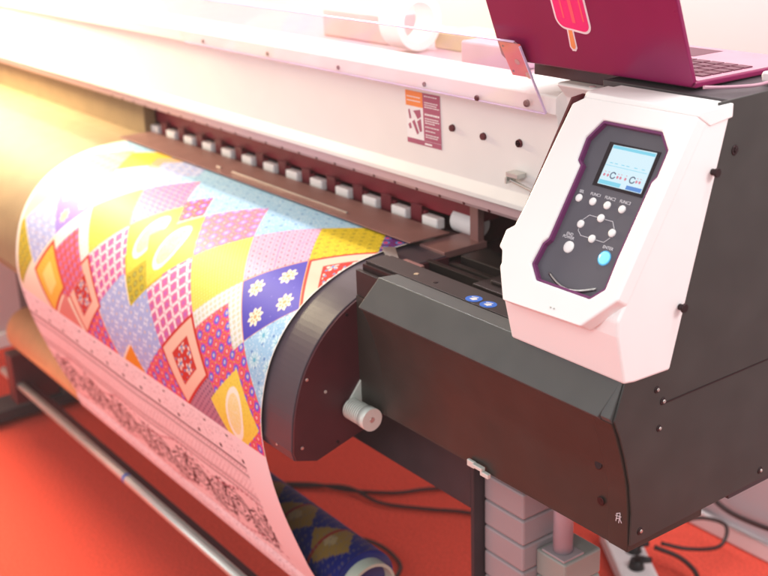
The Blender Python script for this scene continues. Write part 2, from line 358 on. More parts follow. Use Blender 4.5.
# warning label on the beam
LF = Fr((-.691, .2174, 1.235), (1, 0, 0), (0, -.032, 1))
lb = bmesh.new(); poly(lb, LF, rect(-.050, .046, -.047, .047), 0, .0004); lab = link('warning_label', lb, M['lwhite'], beam)
bm = bmesh.new(); poly(bm, LF, rect(-.050, -.002, .020, .047), .0005, .0007); link('label_heading', bm, M['lorange'], lab)
bm = bmesh.new()
poly(bm, LF, rect(-.0018, .046, -.0375, .047), .0005, .0007); poly(bm, LF, rect(-.050, .046, -.047, -.038), .0005, .0007)
for pts in ([(-.044, .012), (-.040, .014), (-.036, -.002), (-.041, -.004)], [(-.030, .012), (-.010, .016), (-.008, .004), (-.018, -.002), (-.024, .006)], [(-.034, -.008), (-.027, -.004), (-.016, -.026), (-.021, -.030)],
            [(-.020, -.006), (-.009, .000), (-.007, -.022), (-.013, -.024)], [(-.045, -.014), (-.039, -.010), (-.036, -.020), (-.042, -.022)]):
    poly(bm, LF, pts, .0005, .0007)
link('label_body', bm, M['lmauve'], lab)
bm = bmesh.new()
for (z, x1) in ((.041, .040), (.030, .042), (.026, .036), (.022, .043), (.010, .043), (.0085, .043), (.002, .040), (-.002, .042), (-.006, .034), (-.013, .041), (-.020, .030), (-.027, .042), (-.031, .036)):
    x = .003
    while x < x1-.003:
        w = random.uniform(.003, .008); poly(bm, LF, rect(x, min(x+w, x1), z, z+.0016), .0008, .001); x += w+.0012
poly(bm, LF, rect(.000, .020, -.0445, -.0415), .0008, .001)
for (z) in (.036, .029): poly(bm, LF, rect(-.046, -.008, z, z+.0014), .0008, .001)
link('label_lines', bm, M['lwhite'], lab)

# white carriage cover between beam and control panel
bm = bmesh.new(); prism(bm, [(.196, 1.325), (.176, 1.3455), (.180, 1.3490), (.279, 1.349), (.279, 1.15), (.214, 1.15), (.203, 1.28)], -.3285, -.2035)
link('carriage_cover', bm, M['white'], P, .002)
screw(P, (-.265, .185, 1.349), (0, 0, 1), .005, 'pinkflange', .001)

bm = bmesh.new(); prism(bm, [(.0835, 1.3555), (.105, 1.358), (.215, 1.30), (.215, 1.17), (-.031, 1.17)], -.2075, -.2040); link('cover_gap_shade', bm, M['redscrew'], P)  # dark strip drawn as the shadow gap between cover and housing
# black right hand cabinet: side panel + top
sp = [(.125, 1.3705), (.40, 1.376), (.40, .803), (.0, .800), (.0, .85), (-.006, .894), (-.016, .932), (-.028, .968), (-.040, .9955), (-.0215, 1.0465), (.04, 1.05)]
bm = bmesh.new(); prism(bm, sp, -.003, .0); side = link('side_panel', bm, M['sideblack'], P, .0008)
link('side_seam', B((.0001, .0007, .052, .399, .9915, .9935)), M['screw'], side)
for (y, z, m_, r_) in ((.037, 1.016, 'steel', .0035), (.050, .996, 'steel', .004), (.045, .959, 'steel', .0035), (.161, 1.306, 'screw', .005), (.018, .817, 'steel', .004), (.273, .817, 'steel', .004)):
    screw(side, (.0002, y, z), (1, 0, 0), r_*1.4, 'screw', .0008); screw(side, (.001, y+.001, z), (1, 0, 0), r_*.7, m_, .0014)
bm = bmesh.new(); SF = Fr((-.018, -.0046, .838), (1, 0, 0), (0, 0, 1))
for a_, b_ in (((-.004, .004), (.003, .008)), ((-.003, -.003), (.004, .001)), ((-.002, .006), (-.004, -.007)), ((.003, .007), (.001, -.008)), ((-.005, .001), (.005, .003)), ((.002, 0), (.006, -.006))):
    poly(bm, SF, bar(a_, b_, .0009), 0, .0003)
link('scratched_mark', bm, M['ink'], P)
bm = bmesh.new(); prism(bm, [(.1485, 1.370), (.399, 1.3750), (.399, 1.35), (.1485, 1.35)], -.212, -.0035); link('cabinet_top', bm, M['black'], P, .001)
link('rear_top_panel', B((-.400, -.2125, .200, .398, 1.3495, 1.3705), (-.345, -.2125, .28, .398, 1.15, 1.3493)), M['maroon2'], P, .001)
link('cabinet_core', B((-.21, -.004, .16, .397, .81, 1.349)), M['black'], P)
link('rear_body', B((-3.1, -.2105, .476, .69, .80, 1.118)), M['black'], P)
link('underside', B((-3.1, -.6, .13, .475, .78, .80), (-.60, -.0045, .21, .396, .7915, .80)), M['black'], P)

# ---- control panel housing
th = math.atan(.634); CF = Fr((0, .083, 1.364), (1, 0, 0), (0, math.sin(th), math.cos(th)))   # normal points to the operator
outer = [(-.1780, -.004), (.0035, -.004), (.0035, -.243), (-.033, -.287), (-.170, -.291), (-.1985, -.252), (-.1985, -.246), (-.207, -.230), (-.2145, -.227), (-.2155, -.202), (-.204, -.193), (-.2015, -.167), (-.199, -.070), (-.1965, -.016)]
inner = [(-.135, -.030), (-.038, -.030), (-.0175, -.052), (-.0165, -.086), (-.021, -.094), (-.022, -.196), (-.0205, -.235), (-.037, -.2525), (-.131, -.2525), (-.150, -.234), (-.147, -.204), (-.141, -.196), (-.141, -.094), (-.149, -.088), (-.151, -.057)]
hb = [(.104, 1.3625), (.146, 1.3640), (.057, 1.0385), (-.0085, 1.0405), (-.028, 1.0435), (-.044, 1.110), (-.044, 1.130), (-.0205, 1.166)]
outer = outer
hs = empty('control_panel_housing'); hs.parent = P
bm = bmesh.new(); prism(bm, hb, -.2005, .0028); link('housing_body', bm, M['white2'], hs, .003)
bm = bmesh.new(); prism(bm, [(.0842, 1.3660), (.147, 1.3672), (.147, 1.350), (.105, 1.345), (.0805, 1.3600)], -.1780, .0042); link('housing_top', bm, M['white2'], hs, .0015)
bm = bmesh.new(); ring(bm, CF, outer, inner, -.022, 0); link('housing_front', bm, M['white2'], hs, .0022)
def off(pts, d):
    n = len(pts); ar = sum(pts[i][0]*pts[(i+1) % n][1]-pts[(i+1) % n][0]*pts[i][1] for i in range(n)); s = 1 if ar > 0 else -1; o = []
    for i in range(n):
        p, q, r = Vector(pts[i-1]), Vector(pts[i]), Vector(pts[(i+1) % n])
        a = (q-p).normalized(); b = (r-q).normalized(); na = Vector((-a.y, a.x))*s; nb = Vector((-b.y, b.x))*s
        m_ = (na+nb).normalized(); o.append(tuple(q+m_*d/max(.4, m_.dot(na))))
    return o
bm = bmesh.new(); ring(bm, CF, off(inner, .0004), off(inner, .0035), -.013, -.0028); link('recess_tint_liner', bm, M['recess_tint'], hs)
bm = bmesh.new(); poly(bm, CF, off(inner, .0036), -.013, -.010); fpn = link('keypad_face', bm, M['face'], hs)
W = -.0099
bm = bmesh.new(); poly(bm, CF, [(-.1165, -.0535), (-.033, -.0535), (-.0325, -.114), (-.1155, -.113)], W, W+.0006); link('screen_bezel', bm, M['bezel'], fpn)
bm = bmesh.new(); poly(bm, CF, [(-.1085, -.0565), (-.0385, -.0555), (-.0365, -.1095), (-.1080, -.1095)], W+.0007, W+.001); scr = link('display_screen', bm, M['screen'], fpn)
w2, w3 = W+.0011, W+.0013
bm = bmesh.new(); poly(bm, CF, rect(-.1075, -.039, -.0610, -.0570), w2, w3); poly(bm, CF, rect(-.107, -.0715, -.1088, -.1035), w2, w3)
for x in (-.102, -.094, -.083, -.075, -.062, -.05): poly(bm, CF, rect(x, x+.005, -.0805, -.0795), w2, w3)
poly(bm, CF, rect(-.1075, -.039, -.084, -.0834), w2, w3); link('display_bars', bm, M['scyan'], scr)
bm = bmesh.new(); poly(bm, CF, rect(-.062, -.0375, -.1088, -.1035), w2, w3); link('display_button_bar', bm, M['sblue'], scr)
bm = bmesh.new()
for cxx in (-.089, -.057):
    for k in range(14):
        t0, t1 = 2*math.pi*k/16+.5, 2*math.pi*(k+1)/16+.5
        poly(bm, CF, [(cxx+.0048*math.cos(t0), -.0955+.0048*math.sin(t0)), (cxx+.0048*math.cos(t1), -.0955+.0048*math.sin(t1)), (cxx+.0032*math.cos(t1), -.0955+.0032*math.sin(t1)), (cxx+.0032*math.cos(t0), -.0955+.0032*math.sin(t0))], w2, w3)
link('display_rings', bm, M['sdark'], scr)
bm = bmesh.new()
for cxx in (-.103, -.097, -.081, -.076, -.068, -.050, -.045):
    poly(bm, CF, disc(cxx, -.0965, .0017, .0020, 12), w2, w3); poly(bm, CF, rect(cxx-.0012, cxx+.0012, -.0925, -.0918), w2, w3)
link('display_icons', bm, M['spink'], scr)
def button(u, v, r, m, nm='button'):
    bm = bmesh.new(); n = 28
    prev = None
    for (rr, ww) in ((r*1.02, 0), (r, .0012), (r*.86, .0021), (r*.45, .0025)):
        ringv = [bm.verts.new(CF.p(u+rr*math.cos(2*math.pi*k/n), v+rr*math.sin(2*math.pi*k/n), W+ww)) for k in range(n)]
        if prev:
            for k in range(n): bm.faces.new((prev[k], prev[(k+1) % n], ringv[(k+1) % n], ringv[k])).smooth = True
        prev = ringv
    bm.faces.new(prev); return link(nm, bm, m, fpn)
for u in (-.127, -.103, -.0785, -.054): button(u, -.1338, .0051, M['btn'])
for u, v in ((-.0795, -.1515), (-.1065, -.1655), (-.0535, -.1655), (-.0795, -.1795)): button(u, v, .0052, M['btn'])
button(-.1095, -.198, .0078, M['btn'])
bm = bmesh.new(); poly(bm, CF, disc(-.049, -.198, .0098), W, W+.0005); link('button_halo', bm, M['blueglow'], fpn)
button(-.049, -.198, .0082, M['bluebtn'], 'lit_button')
bm = bmesh.new()
for a_, b_ in (((-.086, -.1515), (-.099, -.1515)), ((-.099, -.1515), (-.1065, -.1595)), ((-.073, -.1515), (-.060, -.1515)), ((-.060, -.1515), (-.0535, -.1595)), ((-.1065, -.1715), (-.1065, -.174)), ((-.1065, -.174), (-.099, -.1795)), ((-.099, -.1795), (-.086, -.1795)), ((-.073, -.1795), (-.060, -.1795)), ((-.060, -.1795), (-.0535, -.172))):
    poly(bm, CF, bar(a_, b_, .0006), W, W+.0003)
link('arrow_key_line', bm, M['ink'], fpn)
for s_, u, v in (('SEL', -.127, -.1265), ('FUNC1', -.103, -.1262), ('FUNC2', -.0785, -.1262), ('FUNC3', -.054, -.1262), ('END', -.1165, -.1835), ('POWER', -.1165, -.188), ('ENTER', -.0500, -.1865)):
    text('key_lettering', s_, CF, u, v, .0056, M['ink'], fpn, W+.0003)
bm = bmesh.new()
arc = [CF.p(-.122+.081*t, -.2365-.0125*math.sin(math.pi*t)-.0005, W+.001+.0015*math.sin(math.pi*t)) for t in [i/12 for i in range(13)]]
tube(bm, arc, .0012, 8, False); link('curved_grip', bm, M['steel'], fpn)
bm = bmesh.new(); tube(bm, [p-CF.v*.0016-CF.n*.001 for p in arc], .0011, 8, False); link('grip_painted_shadow', bm, M['bezel'], fpn)  # dark copy of the grip laid below it as its shadow
# small emboss marks on chin, knobs at the side
for (u, w) in ((-.088, 0), (-.082, 0)):
    bm = bmesh.new(); poly(bm, CF, disc(u, -.2785, .0015, .0011, 10), .0001, .0005); link('chin_mark', bm, M['steel'], hs)
screw(hs, (-.120, -.0385, 1.092), (0, -1, 0), .0009, 'steel', .0003, 'pin_hole')
for (y, z) in ((.115, 1.287), (.068, 1.122)):
    bm = bmesh.new(); cyl(bm, (.0035, y, z), (.010, y, z), .0042, n=16); cyl(bm, (.010, y, z), (.0125, y, z), .0062, .0056, n=16); link('side_knob', bm, M['screw'], hs)

# knob bracket on the end plate
kb = empty('media_stop'); kb.parent = P
bm = bmesh.new(); poly(bm, Fr((-.6088, 0, 0), (0, 1, 0), (0, 0, 1)), [(-.030, .795), (.012, .846), (.018, .842), (.016, .800), (-.006, .768), (-.024, .766), (-.030, .775)], 0, .004); link('bracket', bm, M['knob'], kb, .001)
bm = bmesh.new()
x = -.6045
for i in range(8):
    cyl(bm, (x, -.0215, .786), (x+.0040, -.0215, .786), .0190, n=28); cyl(bm, (x+.0040, -.0215, .786), (x+.0052, -.0215, .786), .0175, n=28); x += .0052
cyl(bm, (x, -.0215, .786), (x+.018, -.0215, .786), .0200, n=32); link('ribbed_knob', bm, M['knob'], kb)
screw(kb, (x+.018, -.0215, .786), (1, 0, 0), .005, 'steel', .0004); screw(kb, (-.6045, -.021, .793), (1, 0, 0), .004, 'steel', .001)
# latch under the front edge
bm = B((-.322, -.306, -.006, -.001, .789, .800), (-.3055, -.284, -.010, -.002, .794, .800), (-.290, -.272, -.008, -.0015, .786, .7935)); link('edge_latch', bm, M['knob'], P, .001)

# stand
st = empty('printer_stand'); st.parent = P
link('cross_beam', B((-3.05, -.4375, .10, .17, .62, .779)), M['black'], st, .003)
link('leg', B((-.4370, -.4285, .099, .148, .03, .789)), M['black'], st, .002)
link('leg', B((-2.66, -2.58, .10, .17, .06, .6185)), M['black'], st, .002)
link('foot', B((-2.68, -2.56, -.30, .55, .02, .059)), M['black'], st, .004)
link('foot', B((-.46, -.39, .155, .70, .02, .06)), M['black'], st, .004)
# take up unit : rod and rear bar
link('rod_bracket', B((-2.46, -2.40, -.035, .10, .14, .30)), M['maroon2'], st, .004)
bm = bmesh.new(); cyl(bm, (-2.55, -.016, .200), (-.70, -.016, .200), .0125, n=24); rod = link('tension_rod', bm, M['rail'], st)
link('rod_channel', B((-2.53, -.70, .002, .020, .170, .200)), M['maroon2'], st, .002)
bm = bmesh.new(); cyl(bm, (-1.655, -.016, .200), (-1.645, -.016, .200), .0130, n=20); link('blue_band', bm, M['bluest'], rod)

# ================================================================== PRINTED SHEET
pk = [(p.x, p.y) for p in crv([Vector((a, b, 0)) for a, b in K], 24)]
RC = (.040, .366); RR = .0735
pk = np.array(pk)
sarc = np.r_[0, np.cumsum(np.hypot(*np.diff(pk, axis=0).T))]
S_END = sarc[-1]
def lin(c): return np.array(hexlin(*c))
CELL = .0957
def gx(m): return -.797-CELL*m
def gs(n): return .427+CELL*n
def pattern(X, S):
    C = np.ones(X.shape+(3,))*lin((250, 238, 215))
    rnd = np.sin(X*913.1+S*1377.7)*.5+.5
    def put(mask, c, a=1.): C[mask] = C[mask]*(1-a)+lin(c)*a
    def dia(m, n, h=1., hx=None): return (np.abs(X-gx(m))/(CELL*(hx or h))+np.abs(S-gs(n))/(CELL*h)) < 1
    def dm(m, n, h=1.): return (np.abs(X-gx(m))+np.abs(S-gs(n)))/(CELL*h)
    def rot(): return (X+S)*.70711, (X-S)*.70711
    A_, B_ = rot()
    def dots(mask, p, r, c, c2=None, ph=0., rr=None):
        a = ((A_+ph) % p)-p/2; b = ((B_+ph) % p)-p/2; d = np.hypot(a, b)
        if c2 is not None: put(mask & (d < r*1.6), c2)
        put(mask & (d < r), c)
        if rr is not None: put(mask & (d < r*.45), rr)
    def stars(mask, p, r, c, c2=None):
        a = (A_ % p)-p/2; b = (B_ % p)-p/2; d = np.hypot(a, b); t = np.arctan2(b, a)
        put(mask & (d < r*(.72+.38*np.cos(4*t))), c)
        if c2 is not None: put(mask & (d < r*.25), c2)
    def grid(mask, p, w, c, diag=True):
        a, b = (A_ % p, B_ % p) if diag else (X % p, S % p)
        put(mask & ((a < w) | (b < w)), c)
    def flowers(mask, p, r, c, c2, c3, lobes=8, ox=0., oy=0.):
        a = ((X-ox) % p)-p/2; b = ((S-oy) % p)-p/2; d = np.hypot(a, b); t = np.arctan2(b, a)
        put(mask & (d < r*(.82+.18*np.cos(lobes*t))), c)
        put(mask & (d < r*.62) & (np.cos(lobes*t) < -.2), c3); put(mask & (d < r*.26), c2)
    def four(mk, m, n, c, c2, c3):
        for dx, ds in ((.048, 0), (-.048, 0), (0, .047), (0, -.047)):
            a = X-gx(m)-dx; b = S-gs(n)-ds; d = np.hypot(a, b); t = np.arctan2(b, a)
            put(mk & (d < .0195*(.84+.16*np.cos(8*t))), c); put(mk & (d < .012) & (d > .007) & (np.cos(8*t) < 0), c3); put(mk & (d < .0042), c2)
    def scroll(mask, p, w, c):
        a = np.sin(X*2*np.pi/p+2.2*np.sin(S*2*np.pi/(p*1.3))); b = np.sin(S*2*np.pi/p+2.2*np.sin(X*2*np.pi/(p*1.1)+1))
        put(mask & (np.abs(a*b-.35) < w), c)
    def magenta(mk):
        put(mk, (208, 26, 122)); dots(mk, .0290, .0082, (120, 110, 220), (232, 70, 160), 0, (196, 214, 255))
        dots(mk, .0290, .0066, (236, 60, 130), (236, 130, 90), .0145, (255, 230, 226)); dots(mk, .0145, .0020, (245, 190, 110), None, .00725)
    def pinkstars(mk): put(mk, (226, 120, 170)); stars(mk, .026, .0125, (255, 240, 240), (240, 190, 200)); dots(mk, .026, .0036, (205, 110, 200), None, .013)
    def sky(mk): put(mk, (170, 208, 236)); scroll(mk, .024, .10, (228, 242, 250)); dots(mk, .03, .003, (110, 150, 205)); scroll(mk, .017, .035, (130, 175, 215))
    def lav(mk): put(mk, (186, 194, 236)); stars(mk, .032, .0105, (236, 236, 252), (160, 150, 200)); scroll(mk, .028, .06, (160, 175, 225)); dots(mk, .032, .003, (235, 205, 190), None, .016)
    def yel(mk, c=(246, 224, 108)): put(mk, c); grid(mk, .0075, .0011, (240, 200, 80)); dots(mk, .0075, .0012, (255, 236, 150))
    def olive(mk): put(mk, (205, 185, 40)); scroll(mk, .02, .12, (238, 214, 60)); dots(mk, .022, .0045, (190, 190, 90), (160, 140, 50))
    def peach(mk, m, n, inner=True):
        put(mk, (250, 206, 184)); d = dm(m, n); put(mk & (d > .90), (214, 44, 36)); put(mk & (d < .52), (214, 52, 40))
        q = mk & (d < .46); flowers(q, .034, .013, (250, 226, 214), (90, 150, 210), (214, 90, 70), 5); dots(q, .017, .003, (120, 160, 200))
    def oval(m, n, c=(248, 222, 84), h=1.):
        mk = dia(m, n, h); put(mk, c); scroll(mk, .018, .08, (232, 198, 60))
        a = (X-gx(m))/(.030*h); b = (S-gs(n))/(.052*h); e = np.hypot(a, b)
        put(mk & (e < 1.12), (255, 252, 235)); put(mk & (e < .86), (250, 236, 170)); scroll(mk & (e < .8), .02, .10, (255, 250, 225))
    # upper rows
    top = gs(-1.9)
    sky(S < gs(-1))
    for m in (-8,): pass
    mk = dia(0, -2); put(mk, (222, 196, 20)); scroll(mk, .020, .11, (250, 226, 60)); dots(mk, .02, .004, (190, 170, 30))
    mk = dia(-1, -3, 1.1); put(mk, (120, 24, 110)); scroll(mk, .022, .12, (70, 90, 210)); dots(mk, .026, .005, (220, 40, 110), (60, 150, 220))
    yel(dia(9, -2.1, .9), (246, 200, 40)); mk = dia(8, -2.3, .8); put(mk, (226, 186, 150))
    sky(dia(2, -2)); lav(dia(7.4, -2.2, .9))
    # row n=-1
    mk = dia(-1, -1); peach(mk, -1, -1)
    mk = dia(1, -1); put(mk, (226, 186, 206)); grid(mk, .0155, .0012, (200, 140, 190)); dots(mk, .0155, .0021, (130, 40, 110))
    magenta(dia(3, -1)); put(dia(3, -1), (250, 190, 210), .35)
    magenta(dia(4.7, -1, .62)); mk = dia(6, -1); put(mk, (226, 150, 200)); dots(mk, .018, .005, (250, 225, 240), (210, 60, 130)); stars(mk, .018, .004, (200, 30, 70))
    mk = dia(8, -1); put(mk, (240, 200, 200)); grid(mk, .012, .0008, (232, 180, 186))
    mk = dia(10, -1, 1.25); put(mk, (250, 226, 170)); flowers(mk, .030, .012, (240, 170, 140), (250, 230, 120), (250, 210, 180), 6)
    # row n=1 (under)
    sky(dia(-1, 1)); flowers(dia(-1, 1), .046, .016, (214, 238, 246), (120, 190, 215), (150, 205, 225), 10, .01, .012)
    mk = dia(1, 1); put(mk, (244, 238, 238)); dots(mk, .012, .0028, (232, 214, 190), (206, 226, 200)); scroll(mk, .014, .05, (222, 200, 190))
    pinkstars(dia(3, 1)); pinkstars(dia(6, 1))
    mk = dia(8, 1); put(mk, (252, 240, 235)); dots(mk, .014, .002, (240, 200, 190))
    lav(dia(10, 1)); mk = dia(11.2, .2, 1.1); put(mk & ~dia(10, 1), (250, 232, 190))
    # row n=2
    lav(dia(5.15, 2, 1.02)); lav(dia(4, 2)); olive(dia(4.5, .65, .92))
    # row n=0
    mk = dia(0, 0); put(mk, (86, 74, 190)); four(mk, 0, 0, (250, 238, 214), (232, 170, 120), (196, 160, 120)); dots(mk, .0466, .0012, (140, 130, 220))
    put((dm(0, 0) > .985) & (dm(0, 0) < 1.02), (246, 176, 120))
    yel(dia(2, 0)); oval(5, 0); oval(4, 0); yel(dia(7, 0), (246, 220, 96))
    mk = dia(9, 0); put(mk, (172, 148, 222)); four(mk, 9, 0, (246, 222, 190), (230, 190, 150), (236, 200, 170))
    # overlays
    mk = dia(1, 1.5) & (S > gs(.5)); magenta(mk & (np.abs(X-gx(1)) < .07)); magenta(dia(0, 2))
    magenta(dia(1, 2, .75)); sky(dia(-1, 1)); flowers(dia(-1, 1), .046, .016, (214, 238, 246), (120, 190, 215), (150, 205, 225), 10, .01, .012)
    magenta(dia(-1, 3) & (S < gs(3.2)))
    mk = dia(1, 3, 1.02); put(mk, (196, 140, 160)); dots(mk, .011, .0024, (110, 60, 110)); 
    oval(0, 2.42, (250, 226, 96), .9); magenta(dia(-.55, 3.25, .5))
    peach(dia(2, 2), 2, 2); magenta(dia(3, 3)); 
    mk = dia(4.45, 3.1, .68); put(mk, (240, 160, 40))
    magenta(dia(6.2, 3)); peach(dia(7, 2), 7, 2)
    mk = dia(8, 1.5, .95); put(mk, (216, 60, 96)); dots(mk, .0215, .0060, (196, 130, 210), (236, 110, 120)); grid(mk, .01075, .0012, (246, 150, 140))
    mk = dia(9, 2.1, 1.0); put(mk, (222, 84, 60)); yel(dia(9, 2.1, .86), (250, 200, 50)); mk = dia(9, 2.1, .45); put(mk, (252, 232, 140))
    mk = dia(8, 3.1, .9); put(mk, (232, 150, 140)); olive(dia(11.05, 1.9, .9))
    put(((X < -1.866) | (X > -.7045)), (250, 244, 236))
    # ---------------- lower monochrome artwork
    lo = S > gs(2.94)
    put(lo, (253, 238, 240)); 
    inn = lo & (X < -.802)
    def band(a, b): return inn & (S > a) & (S < b)
    scroll(band(.715, .772), .030, .05, (150, 110, 118)); dots(band(.722, .768), .060, .0052, (30, 14, 26)); dots(band(.722, .768), .034, .0016, (90, 60, 70))
    for s0 in (.778, .800, .858, .876): put(inn & (np.abs(S-s0) < .0018), (84, 26, 44))
    for s0 in (.784, .806, .852, .870): put(inn & (np.abs(S-s0) < .0006), (190, 140, 150))
    mk = band(.810, .850); dots(mk, .010, .0018, (205, 170, 178)); scroll(mk, .022, .05, (198, 158, 168))
    mk = band(.782, .797); grid(mk, .008, .0012, (206, 172, 180)); mk = band(.861, .873); grid(mk, .008, .0012, (206, 172, 180))
    # damask
    e = S-(.960+.016*np.sin((X+.8)*2*np.pi/.28)); u = ((X+.8) % .28)-.14
    dk = inn & (np.abs(e) < .068*(.62+.38*np.abs(np.sin((X+.8)*np.pi/.28)))) & (X < -.815)
    sx = X+.006*np.sin(S*97+1.3)+.004*np.sin(X*71); sy = e+.006*np.sin(X*83)+.003*np.sin(X*191+2)
    f1 = np.sin(sx*72+2.8*np.sin(sy*64+.9*np.sin(sx*31)))*np.sin(sy*84+2.6*np.sin(sx*58+1))
    f2 = np.sin(sx*260-sy*210+2*np.sin(sx*130))
    q = np.hypot(u*.8, sy*1.7); t = np.arctan2(sy*1.7, u)
    leaf = (q < .034*(.72+.28*np.cos(6*t))) & (q > .020*(.6+.3*np.cos(6*t)))
    put(dk, (251, 230, 232)); P_ = .165
    wx = X+.0035*np.sin(S*140+1)+.003*np.sin(X*90); wy = (S-.962)+.0035*np.sin(X*120)+.002*np.sin(X*260+S*90)
    art = np.zeros(X.shape, bool)
    for k in range(-1, 8):                    # chain of leafed scrolls, alternating up and down
        for (cx_, cy_, R_, hd) in ((-.87-P_*k, .012, .047, 1), (-.87-P_*(k+.5), -.014, .047, -1), (-.87-P_*(k+.25), .046, .021, -1), (-.87-P_*(k+.75), -.046, .021, 1)):
            a = wx-cx_; b = wy-cy_; r = np.hypot(a, b); t = np.arctan2(b*hd, a)
            v = (r/(.0145)-t/(2*np.pi)) % 1
            art |= (r < R_) & (np.abs(v-.5) < .155+.06*np.sin(3*t+r*160))
            lobes = R_*(.96+.20*np.abs(np.sin(4.5*t)))
            art |= (r < lobes) & (r > R_*.86) & (np.sin(9*t+r*300) > -.1)
            art |= r < .0045
    art |= np.abs(wy-.030*np.sin((wx+.87)*2*np.pi/P_+1.2)) < .0028
    art &= inn & (X < -.812) & (np.abs(S-.962) < .074)
    put(art, (66, 16, 34)); put(art & (np.sin(X*310)*np.sin(S*330) > .55), (140, 82, 98))
    ed = inn & (np.abs(np.abs(e)-.066) < .0035) & (np.sin(X*330) > -.2); put(ed, (196, 130, 144))
    scroll(inn & (S > 1.035) & (S < 1.08), .03, .08, (150, 90, 104))
    # later rows of the print (wound on the roll)
    r2 = S > 1.10
    sub = r2.copy()
    put(sub, (40, 44, 120)); 
    for i in range(30):
        m = i*1.0-2; n = (1.10-.427)/CELL+1+((i % 2)*1.0)
    return C
def sheet(name, prof_pts, svals, x0, x1, step_x, parent=None, off_=0.):
    nx = int((x1-x0)/step_x)+1
    xs = np.linspace(x0, x1, nx); ys = prof_pts[:, 0]; zs = prof_pts[:, 1]; ns = len(ys)
    XX, SS = np.meshgrid(xs, svals); YY = np.repeat(ys[:, None], nx, 1); ZZ = np.repeat(zs[:, None], nx, 1)
    wav = np.clip((SS-.70)/.35, 0, 1)*np.clip((S_END+.02-SS)/.1, 0, 1)
    ap = np.clip((SS-.30)/.1, 0, 1)*np.clip((.72-SS)/.1, 0, 1)
    YY = YY-.0011*ap*(1+np.sin(XX*13+SS*7+.6*np.sin(XX*5)))
    YY = YY-.0045*wav*np.sin(XX*9.+1)-.002*wav*np.sin(XX*23.)
    co = np.stack([XX, YY, ZZ], -1).reshape(-1, 3)
    i = np.arange((ns-1)*(nx-1)); r = i//(nx-1); c = i % (nx-1); a = r*nx+c
    F = np.stack([a, a+nx, a+nx+1, a+1], 1)
    me = bpy.data.meshes.new(name); me.vertices.add(len(co)); me.vertices.foreach_set('co', co.astype(np.float32).ravel())
    me.loops.add(F.size); me.loops.foreach_set('vertex_index', F.astype(np.int32).ravel())
    me.polygons.add(len(F)); me.polygons.foreach_set('loop_start', np.arange(0, F.size, 4, dtype=np.int32))
    me.polygons.foreach_set('use_smooth', np.ones(len(F), dtype=bool)); me.update()
    cl = (pattern(XX, SS)**1.15)*.84; at = me.color_attributes.new('print', 'FLOAT_COLOR', 'POINT')
    at.data.foreach_set('color', np.concatenate([cl, np.ones(cl.shape[:2]+(1,))], -1).astype(np.float32).ravel())
    o = bpy.data.objects.new(name, me); COL.objects.link(o)
    if parent: o.parent = parent
    return o
m = bpy.data.materials.new('printed_fabric_paper'); m.use_nodes = True; nt = m.node_tree; b = nt.nodes['Principled BSDF']
at = nt.nodes.new('ShaderNodeAttribute'); at.attribute_name = 'print'; nt.links.new(at.outputs['Color'], b.inputs['Base Color'])
b.inputs['Roughness'].default_value = .55; b.inputs['Specular IOR Level'].default_value = .22
M['print'] = m
def resample(pts, step):
    s = np.r_[0, np.cumsum(np.hypot(*np.diff(pts, axis=0).T))]; n = int(s[-1]/step)+1; t = np.linspace(0, s[-1], n)
    return np.stack([np.interp(t, s, pts[:, 0]), np.interp(t, s, pts[:, 1])], 1), t
wrap = np.array([(RC[0]-RR*math.cos(t), RC[1]-RR*math.sin(t)) for t in np.linspace(.05, 3.6, 60)])
full = np.vstack([pk, wrap]); rs, sv = resample(full, .0015)
keep = sv > .10
o = sheet('printed_sheet', rs[keep], sv[keep], -1.88, -.702, .0015)
o.data.materials.append(M['print'])
tag(o, 'sheet printed with colourful patchwork diamonds, curving down the front of the printer', 'printed sheet')
